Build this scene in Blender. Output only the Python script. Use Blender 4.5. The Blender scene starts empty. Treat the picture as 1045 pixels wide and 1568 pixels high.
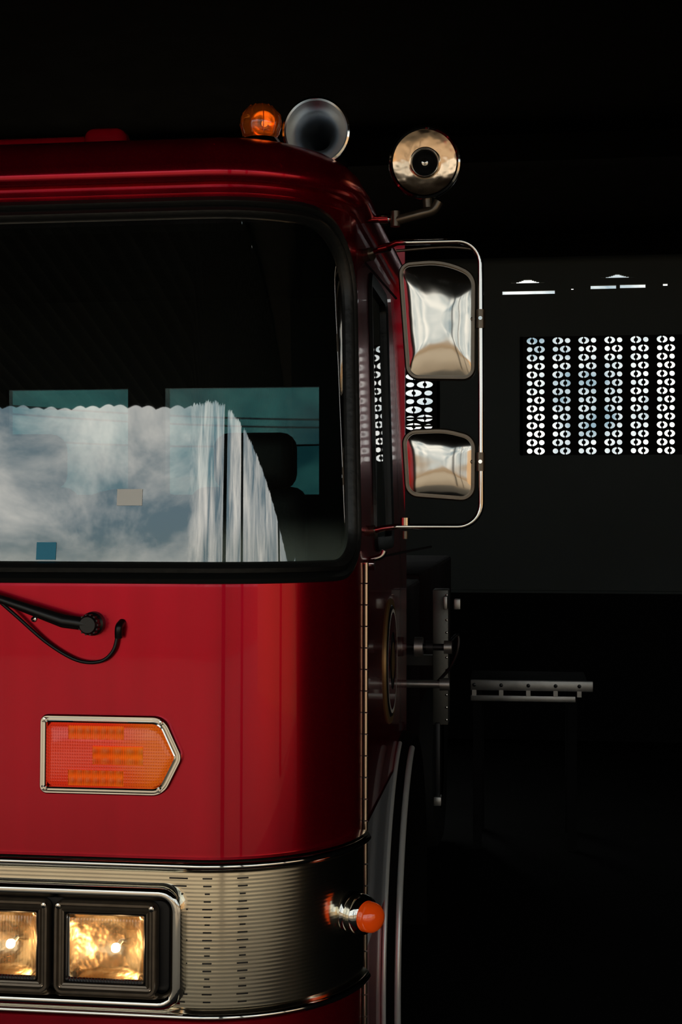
import bpy, bmesh, math, random
from mathutils import Vector, Matrix
random.seed(4)
scene = bpy.context.scene
COL = scene.collection
scene.view_settings.view_transform = 'Standard'

# ------------------------------------------------------------------ materials
def new_mat(name):
    m = bpy.data.materials.new(name); m.use_nodes = True
    nt = m.node_tree; b = nt.nodes.get('Principled BSDF')
    return m, nt, b
def mat(name, col, metal=0.0, rough=0.5, coat=0.0, coat_rough=0.05, noise=0.0, nscale=6.0,
        bump=0.0, bscale=60.0, emit=None, estr=0.0, spec=0.5, trans=0.0, streak=False):
    m, nt, b = new_mat(name)
    b.inputs['Base Color'].default_value = (*col, 1)
    b.inputs['Metallic'].default_value = metal
    b.inputs['Roughness'].default_value = rough
    b.inputs['Coat Weight'].default_value = coat
    b.inputs['Coat Roughness'].default_value = coat_rough
    b.inputs['Specular IOR Level'].default_value = spec
    b.inputs['Transmission Weight'].default_value = trans
    if emit:
        b.inputs['Emission Color'].default_value = (*emit, 1)
        b.inputs['Emission Strength'].default_value = estr
    tc = nt.nodes.new('ShaderNodeTexCoord')
    n = nt.nodes.new('ShaderNodeTexNoise'); n.inputs['Scale'].default_value = nscale
    n.inputs['Detail'].default_value = 2.5 if streak else 6
    if streak:   # noise stretched down the panel, varying colour and roughness
        mp = nt.nodes.new('ShaderNodeMapping'); mp.inputs['Scale'].default_value = (5.0, 5.0, 0.25)
        nt.links.new(tc.outputs['Object'], mp.inputs[0]); nt.links.new(mp.outputs[0], n.inputs['Vector'])
    else:
        nt.links.new(tc.outputs['Object'], n.inputs['Vector'])
    if noise > 0:
        mx = nt.nodes.new('ShaderNodeMix'); mx.data_type = 'RGBA'
        mx.inputs[6].default_value = (*[c*(1-noise) for c in col], 1)
        mx.inputs[7].default_value = (*[min(1, c*(1+noise)) for c in col], 1)
        nt.links.new(n.outputs['Fac'], mx.inputs[0]); nt.links.new(mx.outputs[2], b.inputs['Base Color'])
    mr = nt.nodes.new('ShaderNodeMapRange')
    k = 0.22 if streak else 0.15
    mr.inputs['To Min'].default_value = max(0, rough*(1-k)); mr.inputs['To Max'].default_value = min(1, rough*(1+k))
    nt.links.new(n.outputs['Fac'], mr.inputs['Value']); nt.links.new(mr.outputs['Result'], b.inputs['Roughness'])
    if bump > 0:
        n2 = nt.nodes.new('ShaderNodeTexNoise'); n2.inputs['Scale'].default_value = bscale
        nt.links.new(tc.outputs['Object'], n2.inputs['Vector'])
        bp = nt.nodes.new('ShaderNodeBump'); bp.inputs['Strength'].default_value = bump
        bp.inputs['Distance'].default_value = 0.01
        nt.links.new(n2.outputs['Fac'], bp.inputs['Height']); nt.links.new(bp.outputs['Normal'], b.inputs['Normal'])
    return m
def add_wave(m, direction='Z', scale=100, strength=0.3, dist=0.004):
    nt = m.node_tree; b = nt.nodes['Principled BSDF']
    tc = nt.nodes.new('ShaderNodeTexCoord'); w = nt.nodes.new('ShaderNodeTexWave')
    w.bands_direction = direction; w.inputs['Scale'].default_value = scale
    nt.links.new(tc.outputs['Object'], w.inputs['Vector'])
    bp = nt.nodes.new('ShaderNodeBump'); bp.inputs['Strength'].default_value = strength; bp.inputs['Distance'].default_value = dist
    nt.links.new(w.outputs['Fac'], bp.inputs['Height']); nt.links.new(bp.outputs['Normal'], b.inputs['Normal'])
    return m
def glass_mat(name, tint, base=0.2, rough=0.0, ior=1.5, wave=None, dust=None):
    m = bpy.data.materials.new(name); m.use_nodes = True; nt = m.node_tree; nt.nodes.clear()
    out = nt.nodes.new('ShaderNodeOutputMaterial'); mix = nt.nodes.new('ShaderNodeMixShader')
    tr = nt.nodes.new('ShaderNodeBsdfTransparent'); tr.inputs['Color'].default_value = (*tint, 1)
    gl = nt.nodes.new('ShaderNodeBsdfGlossy'); gl.inputs['Roughness'].default_value = rough
    gl.inputs['Color'].default_value = (1, 1, 1, 1)
    fr = nt.nodes.new('ShaderNodeFresnel'); fr.inputs['IOR'].default_value = ior
    ad = nt.nodes.new('ShaderNodeMath'); ad.operation = 'ADD'; ad.use_clamp = True; ad.inputs[1].default_value = base
    nt.links.new(fr.outputs[0], ad.inputs[0]); nt.links.new(ad.outputs[0], mix.inputs[0])
    nt.links.new(tr.outputs[0], mix.inputs[1]); nt.links.new(gl.outputs[0], mix.inputs[2])
    final = mix.outputs[0]
    if wave:
        tc = nt.nodes.new('ShaderNodeTexCoord'); w = nt.nodes.new('ShaderNodeTexWave')
        w.bands_direction = wave[0]; w.inputs['Scale'].default_value = wave[1]
        nt.links.new(tc.outputs['Object'], w.inputs['Vector'])
        bp = nt.nodes.new('ShaderNodeBump'); bp.inputs['Strength'].default_value = wave[2]; bp.inputs['Distance'].default_value = 0.003
        nt.links.new(w.outputs['Fac'], bp.inputs['Height']); nt.links.new(bp.outputs['Normal'], gl.inputs['Normal'])
    if dust:   # road film gathered along the bottom edge of the glass
        tc = nt.nodes.new('ShaderNodeTexCoord'); sp = nt.nodes.new('ShaderNodeSeparateXYZ'); nt.links.new(tc.outputs['Object'], sp.inputs[0])
        mr = nt.nodes.new('ShaderNodeMapRange'); mr.interpolation_type = 'SMOOTHSTEP'
        mr.inputs['From Min'].default_value = dust[0]; mr.inputs['From Max'].default_value = dust[1]
        mr.inputs['To Min'].default_value = dust[2]; mr.inputs['To Max'].default_value = 0.003
        nt.links.new(sp.outputs['Z'], mr.inputs['Value'])
        no = nt.nodes.new('ShaderNodeTexNoise'); no.inputs['Scale'].default_value = 7; no.inputs['Detail'].default_value = 8
        nt.links.new(tc.outputs['Object'], no.inputs['Vector'])
        mu = nt.nodes.new('ShaderNodeMath'); mu.operation = 'MULTIPLY'; m2 = nt.nodes.new('ShaderNodeMath'); m2.operation = 'MULTIPLY'; m2.inputs[1].default_value = 2.0
        nt.links.new(mr.outputs[0], mu.inputs[0]); nt.links.new(no.outputs['Fac'], m2.inputs[0]); nt.links.new(m2.outputs[0], mu.inputs[1])
        df = nt.nodes.new('ShaderNodeBsdfDiffuse'); df.inputs['Color'].default_value = (0.42, 0.57, 0.51, 1)
        mx = nt.nodes.new('ShaderNodeMixShader'); nt.links.new(mu.outputs[0], mx.inputs[0])
        nt.links.new(final, mx.inputs[1]); nt.links.new(df.outputs[0], mx.inputs[2]); final = mx.outputs[0]
    nt.links.new(final, out.inputs['Surface'])
    return m

RED = mat('red_paint', (0.47, 0.0, 0.018), metal=0.84, rough=0.25, coat=0.45, coat_rough=0.03, noise=0.22, nscale=2.6, streak=True)
CHROME = mat('chrome', (0.80, 0.78, 0.74), metal=1, rough=0.07)
POLALU = mat('painted_alu_bead', (0.70, 0.71, 0.70), metal=0.35, rough=0.25)
MIRSHELL = mat('polished_mirror_shell', (0.70, 0.66, 0.60), metal=1, rough=0.11, bump=0.25, bscale=8)
HORNIN = mat('satin_chrome', (0.60, 0.66, 0.72), metal=1, rough=0.30)
STEEL = add_wave(mat('brushed_steel', (0.95, 0.83, 0.67), metal=1, rough=0.15, noise=0.16, nscale=9), 'Z', 35, 0.05, 0.0016)
RUBBER = mat('black_rubber', (0.006, 0.007, 0.007), rough=0.4, bump=0.1)
BLACK = mat('black_plastic', (0.006, 0.006, 0.007), rough=0.35)
MATTBLACK = mat('matt_black', (0.003, 0.003, 0.003), rough=0.9, spec=0.1)
INTERIOR = mat('cab_lining', (0.006, 0.007, 0.008), rough=0.8)
BRONZE = mat('weathered_trim', (0.16, 0.13, 0.10), metal=0.8, rough=0.3, noise=0.3, nscale=40)
WSGLASS = glass_mat('windshield_glass', (0.62, 0.74, 0.72), base=0.27, rough=0.012, dust=(1.77, 1.90, 0.30))
DOORGLASS = glass_mat('tinted_door_glass', (0.40, 0.44, 0.44), base=0.04, rough=0.01)
TEAL = glass_mat('teal_glass', (0.15, 0.30, 0.30), base=0.03)
LENSGLASS = glass_mat('ribbed_lens_glass', (0.97, 0.95, 0.90), base=0.06, rough=0.12, wave=('X', 45, 0.6))
AMBERDOME = mat('amber_dome', (0.85, 0.20, 0.02), rough=0.05, trans=0.7, coat=1, coat_rough=0.02)
REDLENS = mat('red_lens', (1.0, 0.085, 0.008), rough=0.10, coat=1, coat_rough=0.02, spec=0.7, emit=(1, 0.09, 0.0), estr=0.15)  # faint emission added to brighten the marker lens
REDBAR = mat('red_lightbar_plastic', (0.35, 0.0, 0.010), rough=0.10, coat=1)
GREYSTRIPE = mat('grey_white_stripe', (0.20, 0.22, 0.25), rough=0.45, coat=0.3)
BRASS = mat('hinge_metal', (0.75, 0.62, 0.48), metal=1, rough=0.25)
TYRE = mat('tyre_rubber', (0.01, 0.01, 0.01), rough=0.8, bump=0.3)
DARKMETAL = mat('dark_metal', (0.03, 0.03, 0.032), metal=0.6, rough=0.45)
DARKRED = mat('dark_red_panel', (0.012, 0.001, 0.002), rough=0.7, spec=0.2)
SEATM = mat('seat_vinyl', (0.010, 0.011, 0.014), rough=0.5, bump=0.2)
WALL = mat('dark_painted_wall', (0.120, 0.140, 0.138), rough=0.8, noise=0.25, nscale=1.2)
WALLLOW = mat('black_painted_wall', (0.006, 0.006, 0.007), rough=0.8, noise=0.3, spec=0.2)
CEIL = mat('dark_ceiling', (0.003, 0.0028, 0.0025), rough=0.9, noise=0.4, spec=0.1)
EAVE = mat('dark_roof_sheet', (0.002, 0.002, 0.002), rough=0.95, spec=0.05)
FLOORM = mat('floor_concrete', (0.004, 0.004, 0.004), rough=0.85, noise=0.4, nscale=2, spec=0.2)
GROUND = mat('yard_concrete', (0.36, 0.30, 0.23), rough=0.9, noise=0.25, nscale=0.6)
TANWALL = mat('tan_render_wall', (0.62, 0.43, 0.26), rough=0.9, noise=0.15, nscale=1)
BLOCK = mat('breeze_block', (0.015, 0.013, 0.012), rough=0.9)
ALU = mat('worn_aluminium', (0.45, 0.44, 0.42), metal=0.9, rough=0.4, noise=0.4, nscale=18)
GOLD = mat('gold_leaf', (0.35, 0.22, 0.09), metal=0.6, rough=0.4)
WHITE = mat('white_paint', (0.95, 0.95, 0.92), rough=0.4)
BLUE = mat('blue_sticker', (0.02, 0.30, 0.50), rough=0.5)
SPOTREF = mat('spot_reflector', (0.95, 0.70, 0.48), metal=1, rough=0.17, bump=0.6, bscale=16)
HLREF = mat('headlight_reflector', (1.0, 0.76, 0.48), metal=1, rough=0.24, bump=0.35, bscale=25)
BULB = mat('warm_bulb', (1, 0.8, 0.5), emit=(1.0, 0.60, 0.28), estr=24.0)
BEACONBULB = mat('amber_bulb', (1, 0.6, 0.2), emit=(1.0, 0.38, 0.06), estr=1.5)

DIAMOND, nt, b = new_mat('diamond_plate')
b.inputs['Base Color'].default_value = (0.14, 0.14, 0.13, 1); b.inputs['Metallic'].default_value = 0.9; b.inputs['Roughness'].default_value = 0.45
tc = nt.nodes.new('ShaderNodeTexCoord'); mp = nt.nodes.new('ShaderNodeMapping'); mp.inputs['Rotation'].default_value = (0, math.radians(45), 0)
ck = nt.nodes.new('ShaderNodeTexChecker'); ck.inputs['Scale'].default_value = 60
nt.links.new(tc.outputs['Object'], mp.inputs['Vector']); nt.links.new(mp.outputs[0], ck.inputs['Vector'])
bp = nt.nodes.new('ShaderNodeBump'); bp.inputs['Strength'].default_value = 0.8; bp.inputs['Distance'].default_value = 0.003
nt.links.new(ck.outputs['Fac'], bp.inputs['Height']); nt.links.new(bp.outputs[0], b.inputs['Normal'])

def ramp(nt, src, lo, hi):
    mr = nt.nodes.new('ShaderNodeMapRange'); mr.inputs['From Min'].default_value = lo; mr.inputs['From Max'].default_value = hi
    nt.links.new(src, mr.inputs['Value']); return mr.outputs['Result']
def amber(name, ca, cb, estr, wx, wz, bstr, dark):
    m, nt, b = new_mat(name)
    b.inputs['Roughness'].default_value = 0.16; b.inputs['Coat Weight'].default_value = 0.7
    tc = nt.nodes.new('ShaderNodeTexCoord')
    sep = nt.nodes.new('ShaderNodeSeparateXYZ'); nt.links.new(tc.outputs['Object'], sep.inputs[0])
    mx = nt.nodes.new('ShaderNodeMix'); mx.data_type = 'RGBA'
    mx.inputs[6].default_value = (*ca, 1); mx.inputs[7].default_value = (*cb, 1)
    nt.links.new(ramp(nt, sep.outputs['X'], -0.93, -0.83), mx.inputs[0])
    w1 = nt.nodes.new('ShaderNodeTexWave'); w1.bands_direction = 'Z'; w1.inputs['Scale'].default_value = wz
    w2 = nt.nodes.new('ShaderNodeTexWave'); w2.bands_direction = 'X'; w2.inputs['Scale'].default_value = wx
    nt.links.new(tc.outputs['Object'], w1.inputs['Vector']); nt.links.new(tc.outputs['Object'], w2.inputs['Vector'])
    ad = nt.nodes.new('ShaderNodeMath'); ad.operation = 'MULTIPLY'
    nt.links.new(w1.outputs['Fac'], ad.inputs[0]); nt.links.new(w2.outputs['Fac'], ad.inputs[1])
    dk = nt.nodes.new('ShaderNodeMix'); dk.data_type = 'RGBA'; dk.blend_type = 'MULTIPLY'; dk.inputs[7].default_value = (dark, dark*0.8, dark*0.7, 1)
    nt.links.new(ad.outputs[0], dk.inputs[0]); nt.links.new(mx.outputs[2], dk.inputs[6])
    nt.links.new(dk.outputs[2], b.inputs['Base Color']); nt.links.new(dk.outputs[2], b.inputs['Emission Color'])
    b.inputs['Emission Strength'].default_value = estr  # low glow added in place of light reflected by the unlit lens
    bp = nt.nodes.new('ShaderNodeBump'); bp.inputs['Strength'].default_value = bstr; bp.inputs['Distance'].default_value = 0.003
    nt.links.new(ad.outputs[0], bp.inputs['Height']); nt.links.new(bp.outputs[0], b.inputs['Normal'])
    return m
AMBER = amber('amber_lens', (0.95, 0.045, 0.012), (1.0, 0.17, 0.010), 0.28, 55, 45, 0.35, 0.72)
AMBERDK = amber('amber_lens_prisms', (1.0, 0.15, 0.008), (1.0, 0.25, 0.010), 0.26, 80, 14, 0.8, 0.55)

# ------------------------------------------------------------------ mesh helpers
def mesh_obj(name, verts, faces, m, smooth=True, recalc=True):
    me = bpy.data.meshes.new(name); me.from_pydata([tuple(v) for v in verts], [], faces); me.update()
    bm = bmesh.new(); bm.from_mesh(me)
    bmesh.ops.remove_doubles(bm, verts=bm.verts, dist=1e-5)
    if recalc: bmesh.ops.recalc_face_normals(bm, faces=bm.faces)
    for f in bm.faces: f.smooth = smooth
    bm.to_mesh(me); bm.free()
    if m: me.materials.append(m)
    o = bpy.data.objects.new(name, me); COL.objects.link(o); return o
def autosmooth(o, ang=35):
    bm = bmesh.new(); bm.from_mesh(o.data)
    for e in bm.edges:
        if len(e.link_faces) == 2 and e.calc_face_angle(0) > math.radians(ang): e.smooth = False
    bm.to_mesh(o.data); bm.free(); return o
def box(name, lo, hi, m, bev=0.0, seg=2):
    bm = bmesh.new(); bmesh.ops.create_cube(bm, size=1)
    for v in bm.verts:
        v.co = Vector([(lo[i]+hi[i])/2 + v.co[i]*(hi[i]-lo[i]) for i in range(3)])
    if bev > 0: bmesh.ops.bevel(bm, geom=bm.edges[:], offset=bev, segments=seg, affect='EDGES', profile=0.5)
    for f in bm.faces: f.smooth = bev > 0
    me = bpy.data.meshes.new(name); bm.to_mesh(me); bm.free(); me.materials.append(m)
    o = bpy.data.objects.new(name, me); COL.objects.link(o)
    return autosmooth(o, 40)
def basis(axis):
    a = Vector(axis).normalized(); h = Vector((0, 0, 1)) if abs(a.z) < 0.9 else Vector((1, 0, 0))
    u = h.cross(a).normalized(); return u, a.cross(u), a
def lathe(name, prof, origin, axis, m, seg=48, sx=1.0):
    u, v, a = basis(axis); o = Vector(origin); V = []; F = []
    for r, h in prof:
        for i in range(seg):
            t = 2*math.pi*i/seg; V.append(o + a*h + u*(r*sx*math.cos(t)) + v*(r*math.sin(t)))
    for j in range(len(prof)-1):
        for i in range(seg):
            k = (i+1) % seg; F.append((j*seg+i, j*seg+k, (j+1)*seg+k, (j+1)*seg+i))
    return autosmooth(mesh_obj(name, V, F, m), 40)
def tube(name, pts, r, m, seg=12, smooth_path=False, rads=None):
    pts = [Vector(p) for p in pts]
    if smooth_path:
        q = []; n = len(pts)
        for i in range(n-1):
            p0 = pts[max(i-1, 0)]; p1 = pts[i]; p2 = pts[i+1]; p3 = pts[min(i+2, n-1)]
            for k in range(8):
                t = k/8
                q.append(0.5*((2*p1)+(p2-p0)*t+(2*p0-5*p1+4*p2-p3)*t*t+(3*p1-p0-3*p2+p3)*t**3))
        q.append(pts[-1]); pts = q
    V = []; F = []; T = []
    for i in range(len(pts)):
        T.append((pts[min(i+1, len(pts)-1)]-pts[max(i-1, 0)]).normalized())
    u, v, _ = basis(T[0])
    for i, p in enumerate(pts):
        if i: 
            u = (u - T[i]*u.dot(T[i])).normalized()
        v = T[i].cross(u); rr = rads[i] if rads else r
        for k in range(seg):
            t = 2*math.pi*k/seg; V.append(p + u*rr*math.cos(t) + v*rr*math.sin(t))
    for i in range(len(pts)-1):
        for k in range(seg):
            l = (k+1) % seg; F.append((i*seg+k, i*seg+l, (i+1)*seg+l, (i+1)*seg+k))
    F.append(tuple(range(seg))[::-1]); F.append(tuple(range((len(pts)-1)*seg, len(pts)*seg)))
    return autosmooth(mesh_obj(name, V, F, m), 50)
def fillet(poly, radii, n=8, step=0.03):
    out = []; N = len(poly)
    for i in range(N):
        p = Vector(poly[i]); a = (Vector(poly[i-1])-p); c = (Vector(poly[(i+1) % N])-p)
        r = radii[i] if isinstance(radii, (list, tuple)) else radii
        a.normalize(); c.normalize(); ang = a.angle(c); d = r/math.tan(ang/2)
        p0 = p+a*d; p1 = p+c*d; cen = p+(a+c).normalized()*(r/math.sin(ang/2))
        v0 = p0-cen; v1 = p1-cen; tot = v0.angle(v1)
        sgn = 1 if v0.x*v1.y-v0.y*v1.x > 0 else -1
        for k in range(n+1):
            t = sgn*tot*k/n
            out.append(cen+Vector((v0.x*math.cos(t)-v0.y*math.sin(t), v0.x*math.sin(t)+v0.y*math.cos(t))))
    res = []
    for i in range(len(out)):
        p = out[i]; q = out[(i+1) % len(out)]; L = (q-p).length
        if L < 1e-6: continue
        k = max(1, int(L/step))
        for j in range(k): res.append(p.lerp(q, j/k))
    return res
def rr(x0, z0, x1, z1, r, **kw):
    return fillet([(x0, z0), (x1, z0), (x1, z1), (x0, z1)], r, **kw)
def inward(out):
    N = len(out); res = []
    for i in range(N):
        t = (out[(i+1) % N]-out[i-1]).normalized(); res.append(Vector((-t.y, t.x)))
    return res
def ribbon(name, out, prof, mp, m, cap=False, sm=40):
    nn = inward(out); N = len(out); V = []; F = []
    for (ins, off) in prof:
        for p, n in zip(out, nn):
            q = p+n*ins; V.append(mp(q.x, q.y, off))
    for j in range(len(prof)-1):
        for i in range(N):
            k = (i+1) % N; F.append((j*N+i, j*N+k, (j+1)*N+k, (j+1)*N+i))
    if cap: F.append(tuple(range((len(prof)-1)*N, len(prof)*N)))
    return autosmooth(mesh_obj(name, V, F, m), sm)
def pip(x, y, poly):
    c = False; j = len(poly)-1
    for i in range(len(poly)):
        a = poly[i]; b_ = poly[j]
        if (a.y > y) != (b_.y > y) and x < (b_.x-a.x)*(y-a.y)/(b_.y-a.y)+a.x: c = not c
        j = i
    return c
def top(name, parts):
    e = bpy.data.objects.new(name, None); COL.objects.link(e)
    pts = [p.matrix_world @ Vector(c) for p in parts if p.type == 'MESH' for c in p.bound_box]
    lo = Vector([min(p[i] for p in pts) for i in range(3)]); hi = Vector([max(p[i] for p in pts) for i in range(3)])
    e.location = (lo+hi)/2; e.empty_display_size = 0.1
    inv = Matrix.Translation(-e.location)
    for p in parts: p.parent = e; p.matrix_parent_inverse = inv
    return e

# ------------------------------------------------------------------ cab surface
R = 0.35; XS = -0.395; CX = XS-R; YF = 3.14; XC = -1.60; SM = XC-CX; ARC = R*math.pi/2
YB = 4.85; SEND = ARC+(YB-YF-R)
def lean(z):
    z = min(z, 2.66)
    return 0.03*(z-1.1) if z < 1.75 else 0.0195+0.14*(z-1.75)
def inset(z): return 0 if z < 1.75 else 0.03*(min(z, 2.66)-1.75)/0.9
def P(s, z, off=0.0):
    if s < SM:
        p = P(2*SM-s, z, off); return Vector((2*XC-p.x, p.y, p.z))
    if s <= 0: x, y, nx, ny = CX+s, YF, 0, -1
    elif s <= ARC:
        a = s/R; x, y, nx, ny = CX+R*math.sin(a), YF+R-R*math.cos(a), math.sin(a), -math.cos(a)
    else: x, y, nx, ny = XS, YF+R+(s-ARC), 1, 0
    k = 1.0 if s < ARC else max(0, 1-(s-ARC)/(SEND-ARC))
    return Vector((x-inset(z)*nx+nx*off, y+lean(z)*k+ny*off, z))
def grid(name, s0, s1, z0, z1, m, off=0.0, keep=None, ds=0.02, dz=0.02):
    ns = max(1, round((s1-s0)/ds)); nz = max(1, round((z1-z0)/dz)); V = []; F = []
    for j in range(nz+1):
        for i in range(ns+1): V.append(P(s0+(s1-s0)*i/ns, z0+(z1-z0)*j/nz, off))
    for j in range(nz):
        for i in range(ns):
            if keep and not keep(s0+(s1-s0)*(i+.5)/ns, z0+(z1-z0)*(j+.5)/nz): continue
            a = j*(ns+1)+i; F.append((a, a+1, a+ns+2, a+ns+1))
    return mesh_obj(name, V, F, m, recalc=False)
def sweep(name, prof, s0, s1, m, ds=0.02, topcap=False):
    ns = round((s1-s0)/ds); V = []; F = []
    for z, off in prof:
        for i in range(ns+1): V.append(P(s0+(s1-s0)*i/ns, z, off))
    for j in range(len(prof)-1):
        for i in range(ns):
            a = j*(ns+1)+i; F.append((a, a+1, a+ns+2, a+ns+1))
    if topcap: F.append(tuple(range((len(prof)-1)*(ns+1), len(prof)*(ns+1))))
    return autosmooth(mesh_obj(name, V, F, m, recalc=False), 40)
def side_s(y): return ARC+(y-YF-R)

WS = dict(s0=2*SM-0.48, z0=1.75, s1=0.48, z1=2.63)
def ws_outline(e):
    return fillet([(WS['s0']+e, WS['z0']+e), (WS['s1']-e, WS['z0']+e), (WS['s1']-e, WS['z1']-e), (WS['s0']+e, WS['z1']-e)],
                  [0.11-e, 0.11-e, 0.22-e, 0.22-e], n=12, step=0.02)
ws_del = ws_outline(0.015); ws_keep = ws_outline(0.004); ws_in = ws_outline(0.02)
dwA, dwB = side_s(3.80), side_s(4.32)
dw = lambda e: rr(dwA+e, 1.80+e, dwB-e, 2.56-e, 0.06, step=0.02)
dwL = lambda e: rr(2*SM-dwB+e, 1.80+e, 2*SM-dwA-e, 2.56-e, 0.06, step=0.02)
dw_del, dwl_del = dw(0.012), dwL(0.012)
AY, AZ = 4.65, 0.50
def in_arch(s, z, r=0.62):
    if s < SM: s = 2*SM-s
    if s < ARC: return False
    return (s-ARC+YF+R-AY)**2+(z-AZ)**2 < r*r
HX0, HX1, HZ0, HZ1 = -1.345, -0.752, 0.786, 1.062
def in_hl(s, z, e=0.02): return HX0+e-CX < s < HX1-e-CX and HZ0+e < z < HZ1-e
truck = []
truck.append(grid('cab_body', 2*SM-SEND, SEND, 0.42, 2.66, RED,
    keep=lambda s, z: not (pip(s, z, ws_del) or pip(s, z, dw_del) or pip(s, z, dwl_del) or in_arch(s, z) or in_hl(s, z))))
truck.append(grid('cab_inner_lining', 2*SM-SEND, SEND, 1.15, 2.66, INTERIOR, off=-0.035, ds=0.03, dz=0.03,
    keep=lambda s, z: not (pip(s, z, ws_in) or pip(s, z, dw_del) or pip(s, z, dwl_del))))
truck.append(sweep('cab_roof', [(2.652, -0.01), (2.652, 0.006), (2.672, 0.004), (2.678, 0.026), (2.690, 0.036), (2.705, 0.036), (2.72, 0.026), (2.735, 0.016),
    (2.752, 0.008), (2.772, -0.012), (2.79, -0.04), (2.803, -0.075), (2.813, -0.12), (2.82, -0.18), (2.826, -0.25), (2.83, -0.33)],
    2*SM-SEND, SEND, RED, topcap=True))
truck.append(ribbon('windshield_gasket', ws_outline(0), [(-0.014, 0), (-0.012, 0.009), (-0.002, 0.014), (0.006, 0.009), (0.009, 0.004), (0.012, 0.009),
    (0.022, 0.013), (0.03, 0.009), (0.036, 0.0), (0.037, -0.02)], P, RUBBER))
truck.append(grid('windshield', 2*SM-0.48, 0.48, 1.75, 2.63, WSGLASS, off=-0.006, keep=lambda s, z: pip(s, z, ws_keep)))
for nm, fn in (('door_window_right', dw), ('door_window_left', dwL)):
    kp = fn(0.003)
    ss = [p.x for p in kp]
    truck.append(grid(nm, min(ss), max(ss), 1.80, 2.56, DOORGLASS, off=-0.006, keep=lambda s, z, kp=kp: pip(s, z, kp)))
    truck.append(ribbon(nm+'_seal', fn(0), [(-0.01, 0), (-0.006, 0.008), (0.01, 0.008), (0.028, 0.004), (0.03, -0.02)], P, RUBBER))
truck.append(box('cab_headliner', (-2.72, 3.62, 2.63), (-0.48, 4.83, 2.65), INTERIOR))
truck.append(box('cab_floor', (-2.74, 3.44, 1.12), (-0.46, 4.83, 1.16), INTERIOR))
def wall_cells(name, x0, x1, z0, z1, y0, y1, holes, m):
    xs = sorted(set([x0, x1]+[h[0] for h in holes]+[h[1] for h in holes])); zs = sorted(set([z0, z1]+[h[2] for h in holes]+[h[3] for h in holes]))
    bm = bmesh.new()
    def solid(i, j):
        if i < 0 or j < 0 or i >= len(xs)-1 or j >= len(zs)-1: return False
        cx = (xs[i]+xs[i+1])/2; cz = (zs[j]+zs[j+1])/2
        return not any(h[0] < cx < h[1] and h[2] < cz < h[3] for h in holes)
    def q(*c): bm.faces.new([bm.verts.new(v) for v in c])
    for i in range(len(xs)-1):
        for j in range(len(zs)-1):
            if not solid(i, j): continue
            a, b_, c, d = xs[i], xs[i+1], zs[j], zs[j+1]
            q((a, y0, c), (b_, y0, c), (b_, y0, d), (a, y0, d)); q((a, y1, d), (b_, y1, d), (b_, y1, c), (a, y1, c))
            if not solid(i-1, j): q((a, y0, c), (a, y0, d), (a, y1, d), (a, y1, c))
            if not solid(i+1, j): q((b_, y0, d), (b_, y0, c), (b_, y1, c), (b_, y1, d))
            if not solid(i, j-1): q((b_, y0, c), (a, y0, c), (a, y1, c), (b_, y1, c))
            if not solid(i, j+1): q((a, y0, d), (b_, y0, d), (b_, y1, d), (a, y1, d))
    bmesh.ops.remove_doubles(bm, verts=bm.verts, dist=1e-5); bmesh.ops.recalc_face_normals(bm, faces=bm.faces)
    me = bpy.data.meshes.new(name); bm.to_mesh(me); bm.free(); me.materials.append(m)
    o = bpy.data.objects.new(name, me); COL.objects.link(o); return o
panes = [(-1.235, -0.69, 1.96, 2.33), (-1.80, -1.36, 1.96, 2.33), (-2.52, -1.95, 1.96, 2.33)]
truck.append(wall_cells('cab_rear_wall', -2.77, -0.43, 1.17, 2.66, 4.80, 4.84, panes, INTERIOR))
truck.append(wall_cells('cab_rear_skin', -2.80, -0.40, 1.17, 2.82, 4.84, 4.865, panes, RED))
for i, (a, b_, c, d) in enumerate(panes):
    truck.append(box('rear_pane_%d' % i, (a, 4.815, c), (b_, 4.822, d), TEAL))
truck.append(box('dashboard', (-2.66, 3.44, 1.42), (-0.54, 3.88, 1.70), BLACK, 0.05, 4))
truck.append(box('instrument_binnacle', (-1.28, 3.62, 1.66), (-0.86, 3.86, 1.80), BLACK, 0.04, 4))
def steering(cx):
    ax = Vector((0, 0.55, 0.83)).normalized(); u, v, a = basis(ax); c = Vector((cx, 3.98, 1.83))
    ring = [c+u*0.22*math.cos(t*math.pi/24)+v*0.22*math.sin(t*math.pi/24) for t in range(49)]
    out = [tube('steering_rim', ring, 0.014, BLACK)]
    for k in range(3):
        t = math.radians(90+120*k); out.append(tube('steering_spoke_%d' % k, [c-a*0.03, c+u*0.21*math.cos(t)+v*0.21*math.sin(t)], 0.01, BLACK))
    out.append(tube('steering_column', [c-a*0.4, c-a*0.01], 0.03, BLACK)); return out
truck += steering(-1.07)
for i, (sx) in enumerate((-0.85, -1.6, -2.35)):
    truck.append(box('seat_back_%d' % i, (sx-0.20, 4.38, 1.5), (sx+0.17, 4.52, 1.98), SEATM, 0.05, 4))
    truck.append(box('headrest_%d' % i, (sx-0.12, 4.36, 1.97), (sx+0.145, 4.47, 2.15), SEATM, 0.05, 4))
    truck.append(box('seat_base_%d' % i, (sx-0.22, 3.98, 1.36), (sx+0.20, 4.50, 1.52), SEATM, 0.05, 4))
    truck.append(box('seat_box_%d' % i, (sx-0.18, 4.02, 1.14), (sx+0.16, 4.48, 1.38), BLACK, 0.01))
def patch(name, s0, s1, z0, z1, m, off=0.002):
    return grid(name, s0, s1, z0, z1, m, off=off)
truck.append(patch('inspection_sticker', -0.185, -0.125, 1.915, 1.953, WHITE, off=-0.0045))
truck.append(patch('parking_sticker', -0.372, -0.325, 1.790, 1.830, BLUE, off=-0.0045))
bs0, bs1 = 2*SM-0.53, 0.53
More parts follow.
